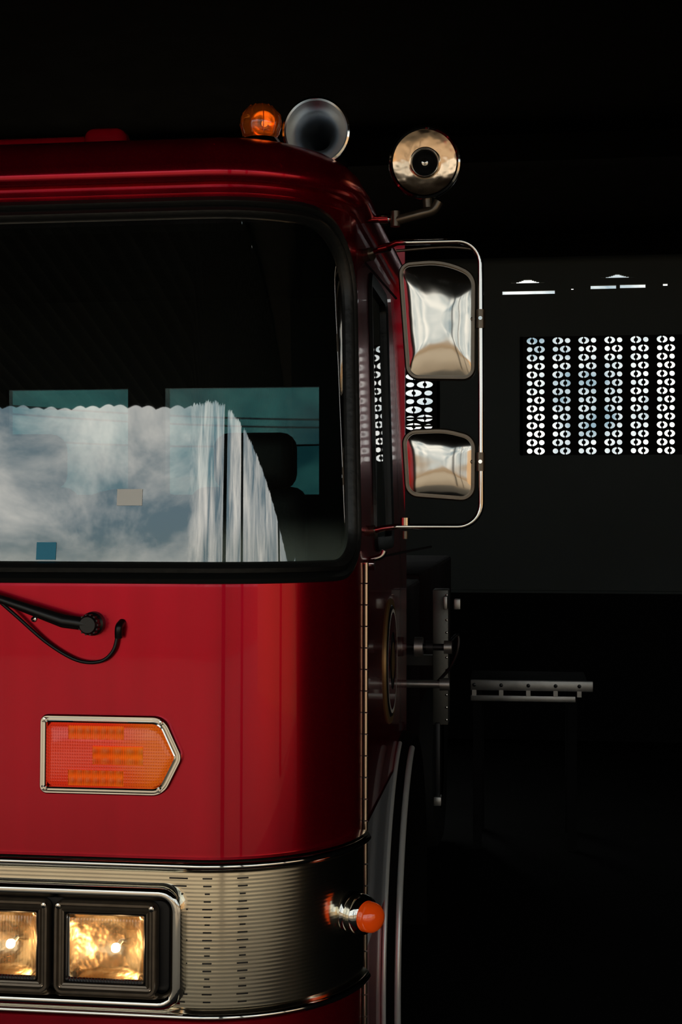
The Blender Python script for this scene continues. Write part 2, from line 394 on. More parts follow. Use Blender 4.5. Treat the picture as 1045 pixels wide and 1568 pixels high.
truck.append(grid('stainless_band', bs0, bs1, 0.785, 1.091, STEEL, off=0.008, ds=0.01, dz=0.009, keep=lambda s, z: not in_hl(s, z, 0.012)))
truck.append(sweep('band_lower_lip', [(0.756, 0), (0.758, 0.016), (0.765, 0.022), (0.776, 0.022), (0.784, 0.014), (0.787, 0.008)], bs0, bs1, STEEL))
truck.append(sweep('band_upper_lip', [(1.088, 0.008), (1.091, 0.014), (1.098, 0.022), (1.112, 0.022), (1.119, 0.016), (1.121, 0)], bs0, bs1, STEEL))
for zz in (0.770, 1.105):
    truck.append(tube('band_moulding', [P(s*0.02, zz, 0.019) for s in range(int(bs0/0.02), 27)], 0.0095, CHROME, seg=10))
V = []; F = []  # dark reflections drawn on the band as thin black dashes
for (sc_, wd) in ((-0.025, 0.044), (0.040, 0.022), (0.118, 0.026)):
    for k in range(17):
        zc = 0.800+k*0.0172; w_ = wd*(0.75+0.25*math.sin(k*1.7))
        b0 = len(V)
        for (ds_, dz_) in ((-w_/2, -0.0016), (w_/2, -0.0016), (w_/2, 0.0016), (-w_/2, 0.0016)): V.append(P(sc_+ds_, zc+dz_, 0.0088))
        F.append((b0, b0+1, b0+2, b0+3))
truck.append(mesh_obj('band_reflection_dashes', V, F, BLACK, smooth=False))
keepst = lambda s, z: not in_arch(s, z, 0.66)
truck.append(grid('side_stripe', 0.60, SEND, 0.80, 1.11, GREYSTRIPE, off=0.004, keep=keepst))
truck.append(grid('side_stripe_left', 2*SM-SEND, 2*SM-0.60, 0.80, 1.11, GREYSTRIPE, off=0.004, keep=keepst))
V = []; F = []
def add_cyl(V, F, c, r, h, seg=10):
    b0 = len(V)
    for k in range(seg):
        t = 2*math.pi*k/seg; V.append((c[0]+r*math.cos(t), c[1]+r*math.sin(t), c[2])); 
    for k in range(seg):
        t = 2*math.pi*k/seg; V.append((c[0]+r*math.cos(t), c[1]+r*math.sin(t), c[2]+h))
    for k in range(seg):
        l = (k+1) % seg; F.append((b0+k, b0+l, b0+seg+l, b0+seg+k))
    F.append(tuple(b0+k for k in range(seg))[::-1]); F.append(tuple(b0+seg+k for k in range(seg)))
z = 0.60
while z < 1.77:
    p = P(0.575, z, 0.006); add_cyl(V, F, p, 0.0065, 0.050); z += 0.0535
truck.append(autosmooth(mesh_obj('door_piano_hinge', V, F, BRASS), 40))
truck.append(grid('hinge_leaf', 0.562, 0.60, 0.60, 1.77, DARKMETAL, off=0.002, ds=0.01))
truck.append(grid('door_shut_line', side_s(4.60), side_s(4.608), 1.16, 2.62, BLACK, off=0.002, ds=0.008))
for side, sgn in (('right', 1), ('left', -1)):
    X = lambda x: x if sgn == 1 else 2*XC-x
    prof = [(-0.42, 0.640), (-0.385, 0.642), (-0.362, 0.652), (-0.354, 0.660), (-0.362, 0.668), (-0.385, 0.676), (-0.40, 0.678)]
    V = []; F = []; n = 48
    for (x, r) in prof:
        for k in range(n+1):
            t = math.radians(-12+204*k/n); V.append((X(x), AY-r*math.cos(t), AZ+r*math.sin(t)))
    for j in range(len(prof)-1):
        for k in range(n): a = j*(n+1)+k; F.append((a, a+1, a+n+2, a+n+1))
    truck.append(autosmooth(mesh_obj('wheel_arch_rubber_'+side, V, F, MATTBLACK), 40))
    for x, r, rad in ((-0.350, 0.664, 0.0095), (-0.388, 0.680, 0.007)):
        truck.append(tube('wheel_arch_guard_'+side, [(X(x), AY-r*math.cos(math.radians(-12+90*k/n)), AZ+r*math.sin(math.radians(-12+90*k/n))) for k in range(n+1)], rad, POLALU))
    V = []; F = []
    for x in (-0.80, -0.392):
        for k in range(n+1):
            t = math.radians(-12+204*k/n); V.append((X(x), AY-0.642*math.cos(t), AZ+0.642*math.sin(t)))
    for k in range(n): F.append((k, k+1, n+2+k, n+1+k))
    F.append(tuple(range(n+1)))
    truck.append(mesh_obj('wheel_well_'+side, V, F, MATTBLACK))
    for wy in (AY, 8.1):
        truck.append(lathe('tyre_'+side, [(0.28, -0.14), (0.44, -0.15), (0.49, -0.12), (0.50, -0.06), (0.50, 0.06), (0.49, 0.12), (0.44, 0.15), (0.28, 0.14)], (X(-0.60), wy, 0.50), (1, 0, 0), TYRE))
        truck.append(lathe('rim_'+side, [(0.285, -0.14), (0.28, 0.13), (0.24, 0.12), (0.22, 0.02), (0.12, 0.02), (0.11, 0.12), (0.001, 0.13)], (X(-0.60), wy, 0.50), (sgn, 0, 0), DARKMETAL))
truck.append(sweep('front_bumper', [(0.36, 0), (0.36, 0.22), (0.38, 0.24), (0.58, 0.24), (0.60, 0.22), (0.60, 0)], 2*SM-0.35, 0.35, RED))
truck.append(box('chassis', (-2.1, 3.4, 0.45), (-1.1, 9.0, 0.7), BLACK))
truck.append(box('axle_front', (-2.6, 4.58, 0.43), (-0.6, 4.72, 0.57), BLACK))
truck.append(box('axle_rear', (-2.6, 8.03, 0.43), (-0.6, 8.17, 0.57), BLACK))
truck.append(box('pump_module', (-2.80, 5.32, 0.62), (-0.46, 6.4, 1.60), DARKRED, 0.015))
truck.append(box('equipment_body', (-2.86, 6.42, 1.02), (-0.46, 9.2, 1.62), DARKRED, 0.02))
truck.append(box('diamond_plate_upright', (-0.345, 5.48, 1.08), (-0.285, 5.60, 1.60), DIAMOND, 0.003))
truck.append(box('upright_bracket', (-0.48, 5.56, 1.30), (-0.34, 5.60, 1.34), BLACK))
truck.append(box('hanging_strut', (-0.335, 5.46, 0.80), (-0.315, 5.50, 1.09), DARKMETAL, 0.004))
truck.append(box('strut_foot', (-0.34, 5.44, 0.775), (-0.31, 5.50, 0.81), ALU, 0.004))
for k in range(11):
    truck.append(lathe('upright_rivet', [(0.001, 0.004), (0.004, 0.003), (0.005, 0)], (-0.292, 5.48, 1.10+0.048*k), (0, -1, 0), CHROME, seg=10))
def cyl(n, a, b_, r, m): return tube(n, [a, b_], r, m, seg=20)
truck += [cyl('handle_bar', (-0.41, 4.95, 1.43), (-0.25, 4.95, 1.43), 0.012, DARKMETAL),
          cyl('handle_boss', (-0.375, 4.95, 1.43), (-0.345, 4.95, 1.43), 0.034, ALU),
          cyl('handle_boss_outer', (-0.335, 4.95, 1.43), (-0.31, 4.95, 1.43), 0.022, DARKMETAL),
          cyl('handle_knob', (-0.272, 4.95, 1.43), (-0.245, 4.95, 1.43), 0.023, ALU),
          cyl('lower_bar', (-0.41, 5.0, 1.295), (-0.255, 5.0, 1.295), 0.014, ALU),
          cyl('lower_bar_end', (-0.29, 5.0, 1.295), (-0.255, 5.0, 1.295), 0.022, ALU),
          tube('cable_loop', [(-0.25, 4.95, 1.45), (-0.225, 4.97, 1.47), (-0.225, 4.97, 1.42), (-0.25, 4.98, 1.36), (-0.30, 5.0, 1.30)], 0.006, BLACK, smooth_path=True),
          box('upper_hook_bracket', (-0.30, 5.4, 1.53), (-0.285, 5.46, 1.58), ALU, 0.003),
          box('upper_hook_plate', (-0.26, 5.4, 1.53), (-0.235, 5.44, 1.57), ALU, 0.003)]
em = (XS, 4.24, 1.455)
truck += [lathe('emblem_ring', [(0.001, 0.003), (0.165, 0.003), (0.170, 0.006), (0.185, 0.006), (0.188, 0.0)], em, (1, 0, 0), GOLD),
          lathe('emblem_field', [(0.001, 0.007), (0.165, 0.007), (0.167, 0.004)], em, (1, 0, 0), BLACK),
          lathe('emblem_white_ring', [(0.145, 0.009), (0.155, 0.009)], em, (1, 0, 0), WHITE),
          lathe('emblem_red_ring', [(0.085, 0.009), (0.140, 0.009)], em, (1, 0, 0), RED),
          lathe('emblem_inner', [(0.001, 0.010), (0.055, 0.010)], em, (1, 0, 0), GOLD)]
truck += [tube('pillar_latch', [(-0.40, 3.66, 1.775), (-0.365, 3.66, 1.785), (-0.355, 3.66, 1.80)], 0.008, CHROME, smooth_path=True),
          cyl('pillar_latch_base', (-0.40, 3.66, 1.765), (-0.38, 3.66, 1.765), 0.016, CHROME),
          tube('side_rod', [(-0.36, 3.68, 1.785), (-0.25, 3.9, 1.805)], 0.003, DARKMETAL)]
top('fire_truck', truck)

# ------------------------------------------------------------------ front fittings
def FM(x, z, off): return Vector((x, YF+lean(z)-off, z))
def lampframe(e): return fillet([(-1.096+e, 1.258+e), (-0.804-e*.7, 1.258+e), (-0.760-e*1.1, 1.346), (-0.804-e*.7, 1.438-e), (-1.096+e, 1.438-e)], [0.018, 0.045, 0.03, 0.045, 0.018], step=0.02)
ts = [ribbon('bezel', lampframe(0), [(0, 0), (0, 0.012), (0.003, 0.016), (0.006, 0.016), (0.008, 0.013), (0.012, 0.013), (0.014, 0.017), (0.017, 0.018), (0.0185, 0.012)], FM, CHROME),
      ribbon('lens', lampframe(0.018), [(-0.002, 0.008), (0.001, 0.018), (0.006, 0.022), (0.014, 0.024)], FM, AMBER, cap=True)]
for i, (a, b_, c, d) in enumerate([(-1.025, -0.895, 1.384, 1.416), (-1.025, -0.895, 1.280, 1.316), (-0.968, -0.850, 1.328, 1.370)]):
    V = []; F = []; n = 26
    for k in range(n):
        x0 = a+(b_-a)*k/n; x1 = a+(b_-a)*(k+1)/n
        b0 = len(V); y = YF-0.0235+lean(c)
        V += [(x0, y, c), (x1, y, c), (x1, y, d), (x0, y, d), ((x0+x1)/2, y-0.0025, c+0.001), ((x0+x1)/2, y-0.0025, d-0.001)]
        F += [(b0, b0+4, b0+5, b0+3), (b0+4, b0+1, b0+2, b0+5)]
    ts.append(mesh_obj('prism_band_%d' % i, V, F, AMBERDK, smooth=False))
for (x, z) in [(-1.083, 1.426), (-1.083, 1.270), (-0.812, 1.424), (-0.815, 1.272)]:
    ts.append(lathe('screw', [(0.001, 0.021), (0.005, 0.0205), (0.007, 0.012)], (x, YF+lean(z), z), (0, -1, 0), CHROME, seg=16))
top('turn_signal_light', ts)

hl = []
hl.append(ribbon('outer_bezel', rr(HX0, HZ0, HX1, HZ1, 0.055), [(-0.002, 0), (0, 0.03), (0.005, 0.042), (0.013, 0.046), (0.022, 0.044), (0.028, 0.036), (0.034, 0.028), (0.036, 0.015)], FM, CHROME))
lamps = [(-1.052, -0.812), (-1.300, -1.062)]
yb = YF-0.014
hl.append(wall_cells('back_plate', HX0+0.02, HX1-0.02, HZ0+0.02, HZ1-0.02, yb, yb+0.004, [(a+0.028, b_-0.028, 0.843, 0.996) for a, b_ in lamps], BLACK))
for i, (a, b_) in enumerate(lamps):
    L = lambda e: rr(a+e, 0.815+e, b_-e, 1.024-e, max(0.022-e*0.4, 0.008))
    hl.append(ribbon('lamp_retainer_%d' % i, L(0), [(0, 0.015), (0, 0.034), (0.004, 0.040), (0.009, 0.040), (0.013, 0.034), (0.018, 0.033), (0.021, 0.037), (0.025, 0.036), (0.027, 0.025)], FM, BRONZE))
    hl.append(ribbon('lamp_gasket_%d' % i, L(0.024), [(0, 0.030), (0.004, 0.034), (0.008, 0.030), (0.010, 0.02)], FM, BLACK))
    x0, x1, z0, z1 = a+0.031, b_-0.031, 0.846, 0.993; n = 20; V = []; F = []
    for jj in range(n+1):
        for ii in range(n+1):
            u = -1+2*ii/n; v = -1+2*jj/n
            d = 0.075*max(0, 1-(u*u*0.75+v*v*0.45))
            if abs(u) > 0.999 or abs(v) > 0.999: d = 0.0
            V.append(((x0+x1)/2+u*(x1-x0)/2, YF-0.026+d, (z0+z1)/2+v*(z1-z0)/2))
    for jj in range(n):
        for ii in range(n): q = jj*(n+1)+ii; F.append((q, q+1, q+n+2, q+n+1))
    hl.append(mesh_obj('reflector_%d' % i, V, F, HLREF))
    hl.append(ribbon('lens_%d' % i, rr(x0-0.002, z0-0.002, x1+0.002, z1+0.002, 0.012), [(0, 0.030), (0.004, 0.034), (0.012, 0.037), (0.03, 0.039)], FM, LENSGLASS, cap=True))
    cx = (x0+x1)/2
    hl.append(lathe('bulb_%d' % i, [(0.001, 0.014), (0.008, 0.010), (0.011, 0), (0.008, -0.010), (0.001, -0.014)], (cx+0.012, YF+0.006, 0.908), (0, -1, 0), BULB, seg=16))
    hl.append(tube('bulb_stem_%d' % i, [(cx+0.012, YF+0.018, 0.908), (cx+0.012, YF+0.05, 0.910)], 0.006, CHROME))
    for (sx, sz) in [(a+0.012, 0.827), (b_-0.012, 0.827), (a+0.012, 1.012), (b_-0.012, 1.012)]:
        hl.append(lathe('retainer_screw', [(0.001, 0.044), (0.006, 0.043), (0.008, 0.036)], (sx, YF, sz), (0, -1, 0), CHROME, seg=14))
top('headlight', hl)

W = []
pv = Vector((-0.975, YF+lean(1.645), 1.645))
W.append(lathe('pivot_cap', [(0.001, 0.05), (0.018, 0.05), (0.022, 0.044), (0.022, 0.02), (0.027, 0.016), (0.028, 0.0)], pv, (0, -1, 0), BLACK, seg=24))
for k in range(14):
    t = k*math.pi/7; c = pv+Vector((0.022*math.cos(t), -0.035, 0.022*math.sin(t)))
    W.append(box('pivot_knurl', c-Vector((0.002, 0.01, 0.002)), c+Vector((0.002, 0.01, 0.002)), BLACK))
W.append(tube('arm', [pv+Vector((0.0, -0.035, 0.0)), pv+Vector((-0.06, -0.037, 0.008)), pv+Vector((-0.14, -0.038, 0.034)), pv+Vector((-0.25, -0.036, 0.07)), pv+Vector((-0.62, -0.02, 0.13))],
    0.01, BLACK, rads=[0.015, 0.016, 0.012, 0.008, 0.005]))
W.append(lathe('arm_rivet', [(0.001, 0.008), (0.006, 0.006), (0.007, 0.0)], pv+Vector((-0.125, -0.045, 0.012)), (0, -1, 0), CHROME, seg=14))
W.append(tube('blade', [P(-0.75, 1.80, 0.015), P(-1.10, 1.79, 0.015), P(-1.45, 1.80, 0.015)], 0.009, BLACK))
W.append(tube('blade_link', [pv+Vector((-0.60, -0.022, 0.125)), P(-1.10, 1.79, 0.015)], 0.007, BLACK))
hx = lambda x, z, o=0.012: Vector((x, YF+lean(z)-o, z))
W.append(tube('washer_hose', [hx(-1.20, 1.705, 0.03), hx(-1.15, 1.66, 0.02), hx(-1.08, 1.60), hx(-1.01, 1.562), hx(-0.955, 1.560), hx(-0.925, 1.585), hx(-0.915, 1.625), hx(-0.912, 1.640, 0.02)], 0.0042, BLACK, smooth_path=True))
W.append(tube('hose_elbow', [hx(-0.912, 1.615, 0.015), hx(-0.910, 1.638, 0.02), hx(-0.908, 1.648, 0.0)], 0.009, BLACK, smooth_path=True))
top('windshield_wiper', W)

ax = Vector((0.80, -0.60, 0)).normalized(); o = Vector((-0.424, 3.374, 0.948))
top('marker_light', [lathe('base', [(0.001, -0.01), (0.046, -0.01), (0.047, 0.010), (0.044, 0.016)], o, ax, DARKMETAL),
    lathe('chrome_body', [(0.046, 0.012), (0.050, 0.016), (0.050, 0.030), (0.045, 0.034), (0.044, 0.038), (0.048, 0.042), (0.049, 0.058), (0.045, 0.068), (0.036, 0.074), (0.033, 0.072)], o, ax, CHROME),
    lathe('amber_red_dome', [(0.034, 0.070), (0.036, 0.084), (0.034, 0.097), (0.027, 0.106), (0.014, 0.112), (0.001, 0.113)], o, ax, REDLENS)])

# ------------------------------------------------------------------ mirrors
MY = 3.70
def MM(x, z, off): return Vector((x, MY-off, z))
def mirror(name, poly, radii, zc, bulge):
    out = fillet(poly, radii, n=8, step=0.015); c = sum(out, Vector((0, 0)))/len(out); N = len(out); parts = []
    parts.append(ribbon('rim', out, [(0.004, -0.03), (-0.002, -0.022), (-0.003, 0.0), (0.001, 0.008), (0.007, 0.008), (0.010, 0.002)], MM, BRONZE))
    V = []; F = []; rings = 14
    for j in range(rings+1):
        t = 1-j/rings*0.995
        for p in out:
            q = c+(p-c)*(t*0.955)
            V.append(MM(q.x, q.y, 0.002+bulge*(1-t**3.0)+0.05*(q.x-c.x)*(1-t)))
    for j in range(rings):
        for i in range(N): k = (i+1) % N; F.append((j*N+i, j*N+k, (j+1)*N+k, (j+1)*N+i))
    F.append(tuple(range(rings*N, (rings+1)*N)))
    parts.append(mesh_obj('polished_shell', V, F, MIRSHELL))
    parts.append(ribbon('mirror_glass', out, [(0.004, -0.028), (0.006, -0.028)], MM, CHROME, cap=True))
    parts.append(tube('mount_stub', [(-0.150, MY+0.004, zc), (-0.122, MY, zc)], 0.008, BRONZE))
    return top(name, parts)
mirror('side_mirror', [(-0.300, 2.247), (-0.124, 2.243), (-0.122, 2.515), (-0.200, 2.556), (-0.322, 2.548)], [0.035, 0.03, 0.05, 0.2, 0.03], 2.40, 0.016)
mirror('side_mirror', [(-0.302, 1.942), (-0.124, 1.928), (-0.122, 2.095), (-0.200, 2.116), (-0.312, 2.112)], [0.035, 0.035, 0.04, 0.2, 0.035], 2.03, 0.014)
c2 = fillet([(-0.44, 2.603), (-0.109, 2.603), (-0.107, 1.862), (-0.44, 1.862)], [0.01, 0.06, 0.06, 0.01], n=10, step=0.05)
path = [Vector((-0.425, 3.79, 2.585)), Vector((-0.36, 3.74, 2.598))]
i0 = max(range(len(c2)), key=lambda i: (c2[i].y > 2.6 and c2[i].x < -0.3) * (1+c2[i].x) if c2[i].y > 2.6 else 0)
seq = []
for k in range(len(c2)):
    p = c2[(i0+k) % len(c2)]
    if p.x > -0.33: seq.append(p)
    elif seq: break
if seq[0].y < seq[-1].y: seq.reverse()
path += [Vector((p.x, MY, p.y)) for p in seq]
path += [Vector((-0.36, 3.705, 1.858)), Vector((-0.405, 3.72, 1.848))]
mb = [tube('bent_tube', path, 0.0078, CHROME, seg=14),
    tube('top_foot', [(-0.43, 3.79, 2.585), (-0.40, 3.77, 2.588)], 0.018, BRONZE),
    tube('top_collar', [(-0.375, 3.75, 2.597), (-0.35, 3.735, 2.599)], 0.012, CHROME),
    tube('bottom_foot', [(-0.41, 3.72, 1.848), (-0.385, 3.715, 1.852)], 0.014, BRONZE),
    tube('bottom_knob', [(-0.305, MY, 1.865), (-0.305, MY, 1.885)], 0.013, CHROME),
    tube('bottom_knob_2', [(-0.305, MY, 1.83), (-0.305, MY, 1.85)], 0.009, BRONZE),
    tube('inner_bar', [(-0.33, MY+0.02, 2.585), (-0.20, MY+0.02, 2.592), (-0.12, MY, 2.58)], 0.004, BRONZE, smooth_path=True),
    tube('stay_rod', [(-0.425, 3.80, 2.575), (-0.33, 3.72, 2.46)], 0.003, DARKMETAL)]
for zc in (2.40, 2.03):
    mb.append(tube('tube_clamp', [(-0.109, MY, zc-0.024), (-0.109, MY, zc+0.024)], 0.0125, BRONZE))
    mb.append(tube('clamp_bolt', [(-0.109, MY-0.02, zc), (-0.109, MY-0.008, zc)], 0.005, CHROME))
top('mirror_bracket', mb)

sc = Vector((-0.255, 3.72, 2.815)); sa = Vector((0.02, -1, -0.12)).normalized()
top('spotlight', [
    lathe('housing', [(0.001, -0.12), (0.03, -0.118), (0.06, -0.10), (0.082, -0.06), (0.090, -0.02), (0.092, 0.0)], sc, sa, DARKMETAL),
    lathe('rim', [(0.090, -0.014), (0.0945, -0.008), (0.0955, 0.002), (0.093, 0.010), (0.088, 0.013), (0.084, 0.010), (0.083, 0.004)], sc, sa, CHROME),
    lathe('reflector', [(0.084, 0.006), (0.074, 0.002), (0.058, -0.003), (0.045, -0.006), (0.037, -0.007)], sc, sa, SPOTREF),
    lathe('inner_ring', [(0.039, -0.010), (0.040, 0.000), (0.037, 0.004), (0.033, 0.0), (0.030, -0.03)], sc, sa, CHROME),
    lathe('inner_bowl', [(0.032, -0.012), (0.026, -0.035), (0.012, -0.045), (0.001, -0.046)], sc, sa, DARKMETAL),
    lathe('bulb_shield', [(0.001, 0.0), (0.008, -0.002), (0.013, -0.010), (0.012, -0.04)], sc, sa, CHROME),
    tube('stem', [(-0.250, 3.74, 2.735), (-0.248, 3.74, 2.700)], 0.013, BRONZE),
    tube('yoke', [(-0.220, 3.74, 2.716), (-0.235, 3.74, 2.694), (-0.27, 3.74, 2.684), (-0.33, 3.75, 2.672)], 0.013, BRONZE, smooth_path=True),
    tube('arm', [(-0.43, 3.78, 2.683), (-0.345, 3.755, 2.676)], 0.010, CHROME),
    tube('arm_collar', [(-0.375, 3.765, 2.678), (-0.35, 3.757, 2.677)], 0.016, CHROME),
    tube('arm_collar_2', [(-0.335, 3.75, 2.655), (-0.335, 3.75, 2.695)], 0.013, BRONZE)])

bc = Vector((-0.65, 3.50, 2.868))
beac = [lathe('dome', [(0.030, -0.042), (0.044, -0.028), (0.051, -0.010), (0.052, 0.005), (0.048, 0.022), (0.039, 0.036), (0.026, 0.046), (0.012, 0.051), (0.001, 0.052)], bc, (0, 0, 1), AMBERDOME, seg=32),
    lathe('base', [(0.001, -0.075), (0.052, -0.075), (0.053, -0.050), (0.045, -0.038), (0.001, -0.038)], bc, (0, 0, 1), CHROME),
    lathe('inner_reflector', [(0.001, 0.004), (0.020, 0.012), (0.028, 0.026)], bc+Vector((0, 0.012, -0.005)), (0.3, -1, 0), SPOTREF, seg=24),
    lathe('bulb', [(0.001, 0.008), (0.005, 0.005), (0.006, 0), (0.001, -0.008)], bc+Vector((0.008, -0.006, 0.0)), (0, -1, 0), BEACONBULB, seg=12)]
for k in range(10):
    t = k*math.pi/5
    beac.append(tube('lens_rib_%d' % k, [bc+Vector((0.045*math.cos(t), 0.045*math.sin(t), -0.028)), bc+Vector((0.0525*math.cos(t), 0.0525*math.sin(t), 0.0)), bc+Vector((0.049*math.cos(t), 0.049*math.sin(t), 0.022)), bc+Vector((0.027*math.cos(t), 0.027*math.sin(t), 0.046))], 0.0015, AMBERDOME, seg=6))
top('beacon_light', beac)

hc = Vector((-0.522, 3.58, 2.868)); ha = Vector((0.06, -1, -0.05)).normalized()
top('air_horn', [lathe('bell', [(0.018, -0.50), (0.022, -0.40), (0.032, -0.25), (0.048, -0.13), (0.064, -0.06), (0.076, -0.02), (0.083, -0.004), (0.0865, 0.001), (0.086, 0.008), (0.081, 0.010), (0.077, 0.004)], hc, ha, CHROME, seg=64),
    lathe('bell_inside', [(0.077, 0.004), (0.070, -0.004), (0.060, -0.014), (0.048, -0.032), (0.036, -0.065), (0.027, -0.12), (0.02, -0.22), (0.001, -0.42)], hc, ha, HORNIN, seg=64),
    lathe('driver', [(0.001, -0.58), (0.045, -0.58), (0.048, -0.56), (0.048, -0.50), (0.02, -0.48)], hc, ha, CHROME),
    box('foot', (-0.60, 3.95, 2.815), (-0.54, 4.0, 2.87), CHROME, 0.004)])

top('roof_light_bar', [box('lens_bar', (-2.10, 3.95, 2.85), (-1.12, 4.20, 2.985), REDBAR, 0.035, 5),
    box('base', (-2.05, 3.98, 2.825), (-1.17, 4.17, 2.86), DARKMETAL, 0.005),
    box('end_dome', (-1.25, 3.93, 2.87), (-1.125, 4.02, 3.000), REDBAR, 0.03, 5)])

# ------------------------------------------------------------------ building
holes = [(0.0, 2.35, 2.374, 3.366), (-1.02, -0.72, 2.374, 3.366), (-4.6, -1.5, 1.75, 3.2),
         (-0.17, 0.265, 3.722, 3.752), (0.56, 0.77, 3.755, 3.785), (0.80, 1.01, 3.758, 3.788), (1.15, 1.19, 3.77, 3.79), (0.40, 0.42, 3.752, 3.765)]
for (xa, xb, zb, n, h, pk) in [(-0.10, 0.18, 3.815, 6, 0.036, 0.045), (0.64, 0.92, 3.845, 6, 0.030, 0.78)]:
    mid = (xa+xb)/2 if pk < 0.5 else pk
    for k in range(n):
        f0 = (k/n)**0.6
        holes.append((xa+(mid-xa)*f0*0.96, xb-(xb-mid)*f0*0.96, zb+h*k/n, zb+h*(k+1)/n))
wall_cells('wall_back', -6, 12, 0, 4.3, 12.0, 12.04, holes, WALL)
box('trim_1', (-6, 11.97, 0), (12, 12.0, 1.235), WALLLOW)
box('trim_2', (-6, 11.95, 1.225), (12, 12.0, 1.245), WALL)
def grille(name, x0, x1, z0, z1, y):
    V = []; F = []; n = 16
    def rect(a, b_, c, d):
        b0 = len(V)
        for yy in (y, y+0.03):
            for (px, pz) in ((a, c), (b_, c), (b_, d), (a, d)): V.append((px, yy, pz))
        F.extend([(b0, b0+1, b0+2, b0+3), (b0+7, b0+6, b0+5, b0+4), (b0, b0+4, b0+5, b0+1), (b0+2, b0+6, b0+7, b0+3), (b0+1, b0+5, b0+6, b0+2), (b0+3, b0+7, b0+4, b0)])
    def disc(cx, cz, r):
        b0 = len(V)
        for yy in (y-0.002, y+0.032):
            for k in range(n): t = 2*math.pi*k/n; V.append((cx+r*math.cos(t), yy, cz+r*math.sin(t)))
        F.append(tuple(b0+k for k in range(n))); F.append(tuple(b0+n+k for k in range(n))[::-1])
        for k in range(n): l = (k+1) % n; F.append((b0+k, b0+l, b0+n+l, b0+n+k))
    def cell(a, b_, c, d, fx, fz):
        cx, cz, hw, hh = (a+b_)/2, (c+d)/2, (b_-a)/2, (d-c)/2; b0 = len(V)
        for yy in (y, y+0.03):
            for k in range(n):
                t = 2*math.pi*k/n; ct, st = math.cos(t), math.sin(t); m_ = max(abs(ct), abs(st))
                V.append((cx+hw*ct/m_, yy, cz+hh*st/m_))
            for k in range(n):
                t = 2*math.pi*k/n; V.append((cx+hw*fx*math.cos(t), yy, cz+hh*fz*math.sin(t)))
        for k in range(n):
            l = (k+1) % n
            F.append((b0+k, b0+l, b0+n+l, b0+n+k)); F.append((b0+2*n+k, b0+2*n+l, b0+3*n+l, b0+3*n+k)[::-1])
            F.append((b0+n+k, b0+n+l, b0+3*n+l, b0+3*n+k))
    bw = 0.207; nb = max(1, round((x1-x0)/bw)); bw = (x1-x0)/nb; rows = 2*round((z1-z0)/0.142); ch = (z1-z0)/rows
    for i in range(nb+1): rect(x0+i*bw-0.026, x0+i*bw+0.026, z0, z1)
    for i in range(nb):
        a = x0+i*bw+0.026; w = bw-0.052
        for j in range(rows):
            c = z0+j*ch; d = c+ch; m_ = (c+d)/2
            # each block: a ring opening round a solid boss beside a small opening, mirrored row by row
            if j % 2: big, sm = (a, a+w*0.62), (a+w*0.62, a+w)
            else: big, sm = (a+w*0.38, a+w), (a, a+w*0.38)
            cell(big[0], big[1], c, d, 0.90, 0.86); disc((big[0]+big[1])/2, m_, 0.0165)
            rect((big[0]+big[1])/2-0.004, (big[0]+big[1])/2+0.004, c, d)
            cell(sm[0], sm[1], c, d, 0.74, 0.62)
    return mesh_obj(name, V, F, BLOCK, smooth=False)
grille('window_1', 0.0, 2.35, 2.374, 3.366, 12.0)
grille('window_2', -1.02, -0.72, 2.374, 3.366, 12.0)
top('window_3', [box('mullion_a', (-3.1, 12.0, 1.75), (-3.04, 12.05, 3.2), WALLLOW), box('sill', (-4.6, 11.98, 1.70), (-1.5, 12.06, 1.76), WALLLOW),
    box('head', (-4.6, 11.98, 3.18), (-1.5, 12.06, 3.24), WALLLOW)])
box('wall_right', (4.0, 1.8, 0), (4.15, 12.0, 4.3), WALLLOW)
box('wall_left', (-6.15, -2.0, 0), (-6.0, 12.0, 4.3), WALLLOW)
box('ceiling', (-6, 0.5, 4.14), (12, 12.2, 4.24), CEIL)
for i, yy in enumerate((2.5, 5.5, 8.5, 11.6)):
    box('trim_%d' % (i+3), (-6, yy, 3.98), (4, yy+0.12, 4.14), CEIL)
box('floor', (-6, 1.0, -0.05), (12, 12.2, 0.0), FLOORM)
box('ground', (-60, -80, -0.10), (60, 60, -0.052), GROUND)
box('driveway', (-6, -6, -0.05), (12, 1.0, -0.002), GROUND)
V = []; F = []; per = 0.092; n = int(18/per*6)
ys = [-2.0, -1.9, 0.0, 0.6]
for y in ys:
    for i in range(n+1):
        x = -6+18*i/n; ph = x/per*2*math.pi
        V.append((x, y, 4.075+(y+2)*0.008+0.010*abs(math.sin(ph/2))*2-0.012+0.008*math.sin(x*9.1)+0.005*math.sin(x*31)))
for j in range(len(ys)-1):
    for i in range(n): a = j*(n+1)+i; F.append((a, a+1, a+n+2, a+n+1))
mesh_obj('corrugated_eave', V, F, EAVE, smooth=False)
box('fascia_board', (-6, -1.97, 4.13), (12, -1.93, 4.30), CEIL)
for (xa, xb) in ((0.22, 0.46), (1.75, 1.88), (7.3, 7.55)):  # unseen posts added for the dark streaks they reflect into the cab
    box('added_post', (xa, -1.95, -0.002), (xb, -1.75, 4.03), WALLLOW, 0.01)
box('added_yard_wall', (13.0, -14.0, -0.06), (13.3, 4.0, 3.4), TANWALL)  # unseen sunlit wall added to put a warm reflection on the cab corner
box('added_yard_wall', (-30, -34.0, -0.06), (30, -33.6, 3.0), TANWALL)  # unseen far wall added to vary the reflected horizon
ul = []
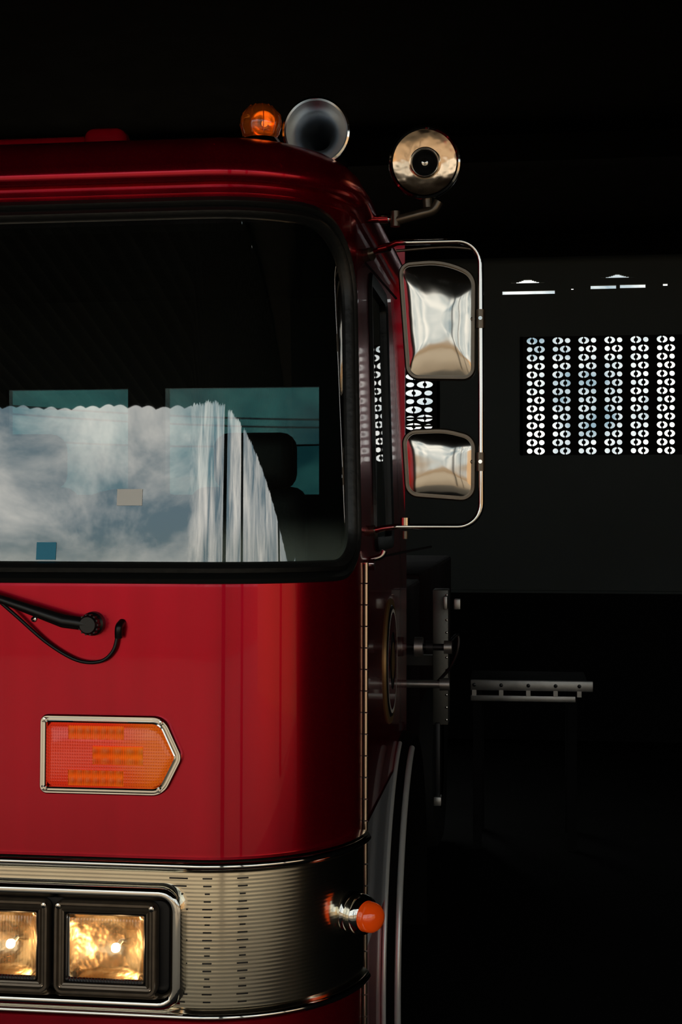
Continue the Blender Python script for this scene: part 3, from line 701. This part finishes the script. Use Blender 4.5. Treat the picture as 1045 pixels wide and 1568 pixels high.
for k, (za, zb_) in enumerate(((3.02, 2.80), (2.93, 2.72), (2.66, 2.60))):
    ul.append(tube('cable_%d' % k, [(-9, 15, za+0.35), (-5, 15, za), (-2.5, 15, (za+zb_)/2-0.02), (-0.45, 15, zb_+0.1)], 0.012, MATTBLACK, seg=6, smooth_path=True))
for px in (-9, -0.45): ul.append(tube('pole', [(px, 15, -0.052), (px, 15, 4.6)], 0.07, MATTBLACK, seg=12))
top('utility_pole_line', ul)

wbp = [box('top_board', (-0.30, 8.0, 0.905), (0.36, 8.6, 0.945), WALLLOW), box('front_rail_upper', (-0.29, 7.97, 0.905), (0.385, 8.0, 0.962), ALU, 0.003),
       box('front_rail_lower', (-0.29, 7.975, 0.845), (0.29, 8.0, 0.878), ALU, 0.003)]
for x in (-0.27, -0.12, 0.03, 0.18, 0.31):
    wbp.append(lathe('bolt', [(0.001, 0.008), (0.009, 0.006), (0.011, 0)], (x, 7.97, 0.935), (0, -1, 0), BLACK, seg=12))
    wbp.append(box('rail_tab', (x-0.012, 7.968, 0.875), (x+0.012, 7.99, 0.908), ALU))
for x in (-0.28, 0.25):
    for y in (8.06, 8.54): wbp.append(box('leg', (x, y, 0), (x+0.05, y+0.05, 0.905), WALLLOW))
top('workbench', wbp)

# ------------------------------------------------------------------ world + sun
w = bpy.data.worlds.new('World'); scene.world = w; w.use_nodes = True; nt = w.node_tree; nt.nodes.clear()
out = nt.nodes.new('ShaderNodeOutputWorld'); bg = nt.nodes.new('ShaderNodeBackground')
tc = nt.nodes.new('ShaderNodeTexCoord'); mp = nt.nodes.new('ShaderNodeMapping'); mp.inputs['Scale'].default_value = (1, 1, 1.2)
n1 = nt.nodes.new('ShaderNodeTexNoise'); n1.inputs['Scale'].default_value = 11.0; n1.inputs['Detail'].default_value = 9; n1.inputs['Roughness'].default_value = 0.62
n1.inputs['Distortion'].default_value = 0.4
cr = nt.nodes.new('ShaderNodeValToRGB'); e = cr.color_ramp.elements
e[0].position = 0.37; e[0].color = (0.17, 0.25, 0.29, 1); e[1].position = 0.66; e[1].color = (1.0, 0.96, 0.87, 1)
nt.links.new(tc.outputs['Generated'], mp.inputs[0]); nt.links.new(mp.outputs[0], n1.inputs['Vector'])
nt.links.new(n1.outputs['Fac'], cr.inputs[0]); nt.links.new(cr.outputs[0], bg.inputs[0]); bg.inputs[1].default_value = 1.8
nt.links.new(bg.outputs[0], out.inputs[0])
sl = bpy.data.lights.new('sun', 'SUN'); sl.energy = 3.0; sl.angle = 0.01; sl.color = (1, 0.82, 0.58)
so = bpy.data.objects.new('sun', sl); COL.objects.link(so); so.location = (0, 0, 10)
so.rotation_euler = Vector((0.75, 0.12, -0.65)).to_track_quat('-Z', 'Y').to_euler()

# ------------------------------------------------------------------ camera
cd = bpy.data.cameras.new('camera'); cam = bpy.data.objects.new('camera', cd); COL.objects.link(cam)
cam.location = (0, 0, 1.9); cam.rotation_euler = (math.radians(90), 0, math.atan(0.128))
cd.sensor_fit = 'VERTICAL'; cd.sensor_height = 36; cd.sensor_width = 24; cd.lens = 50; cd.clip_start = 0.05
scene.camera = cam
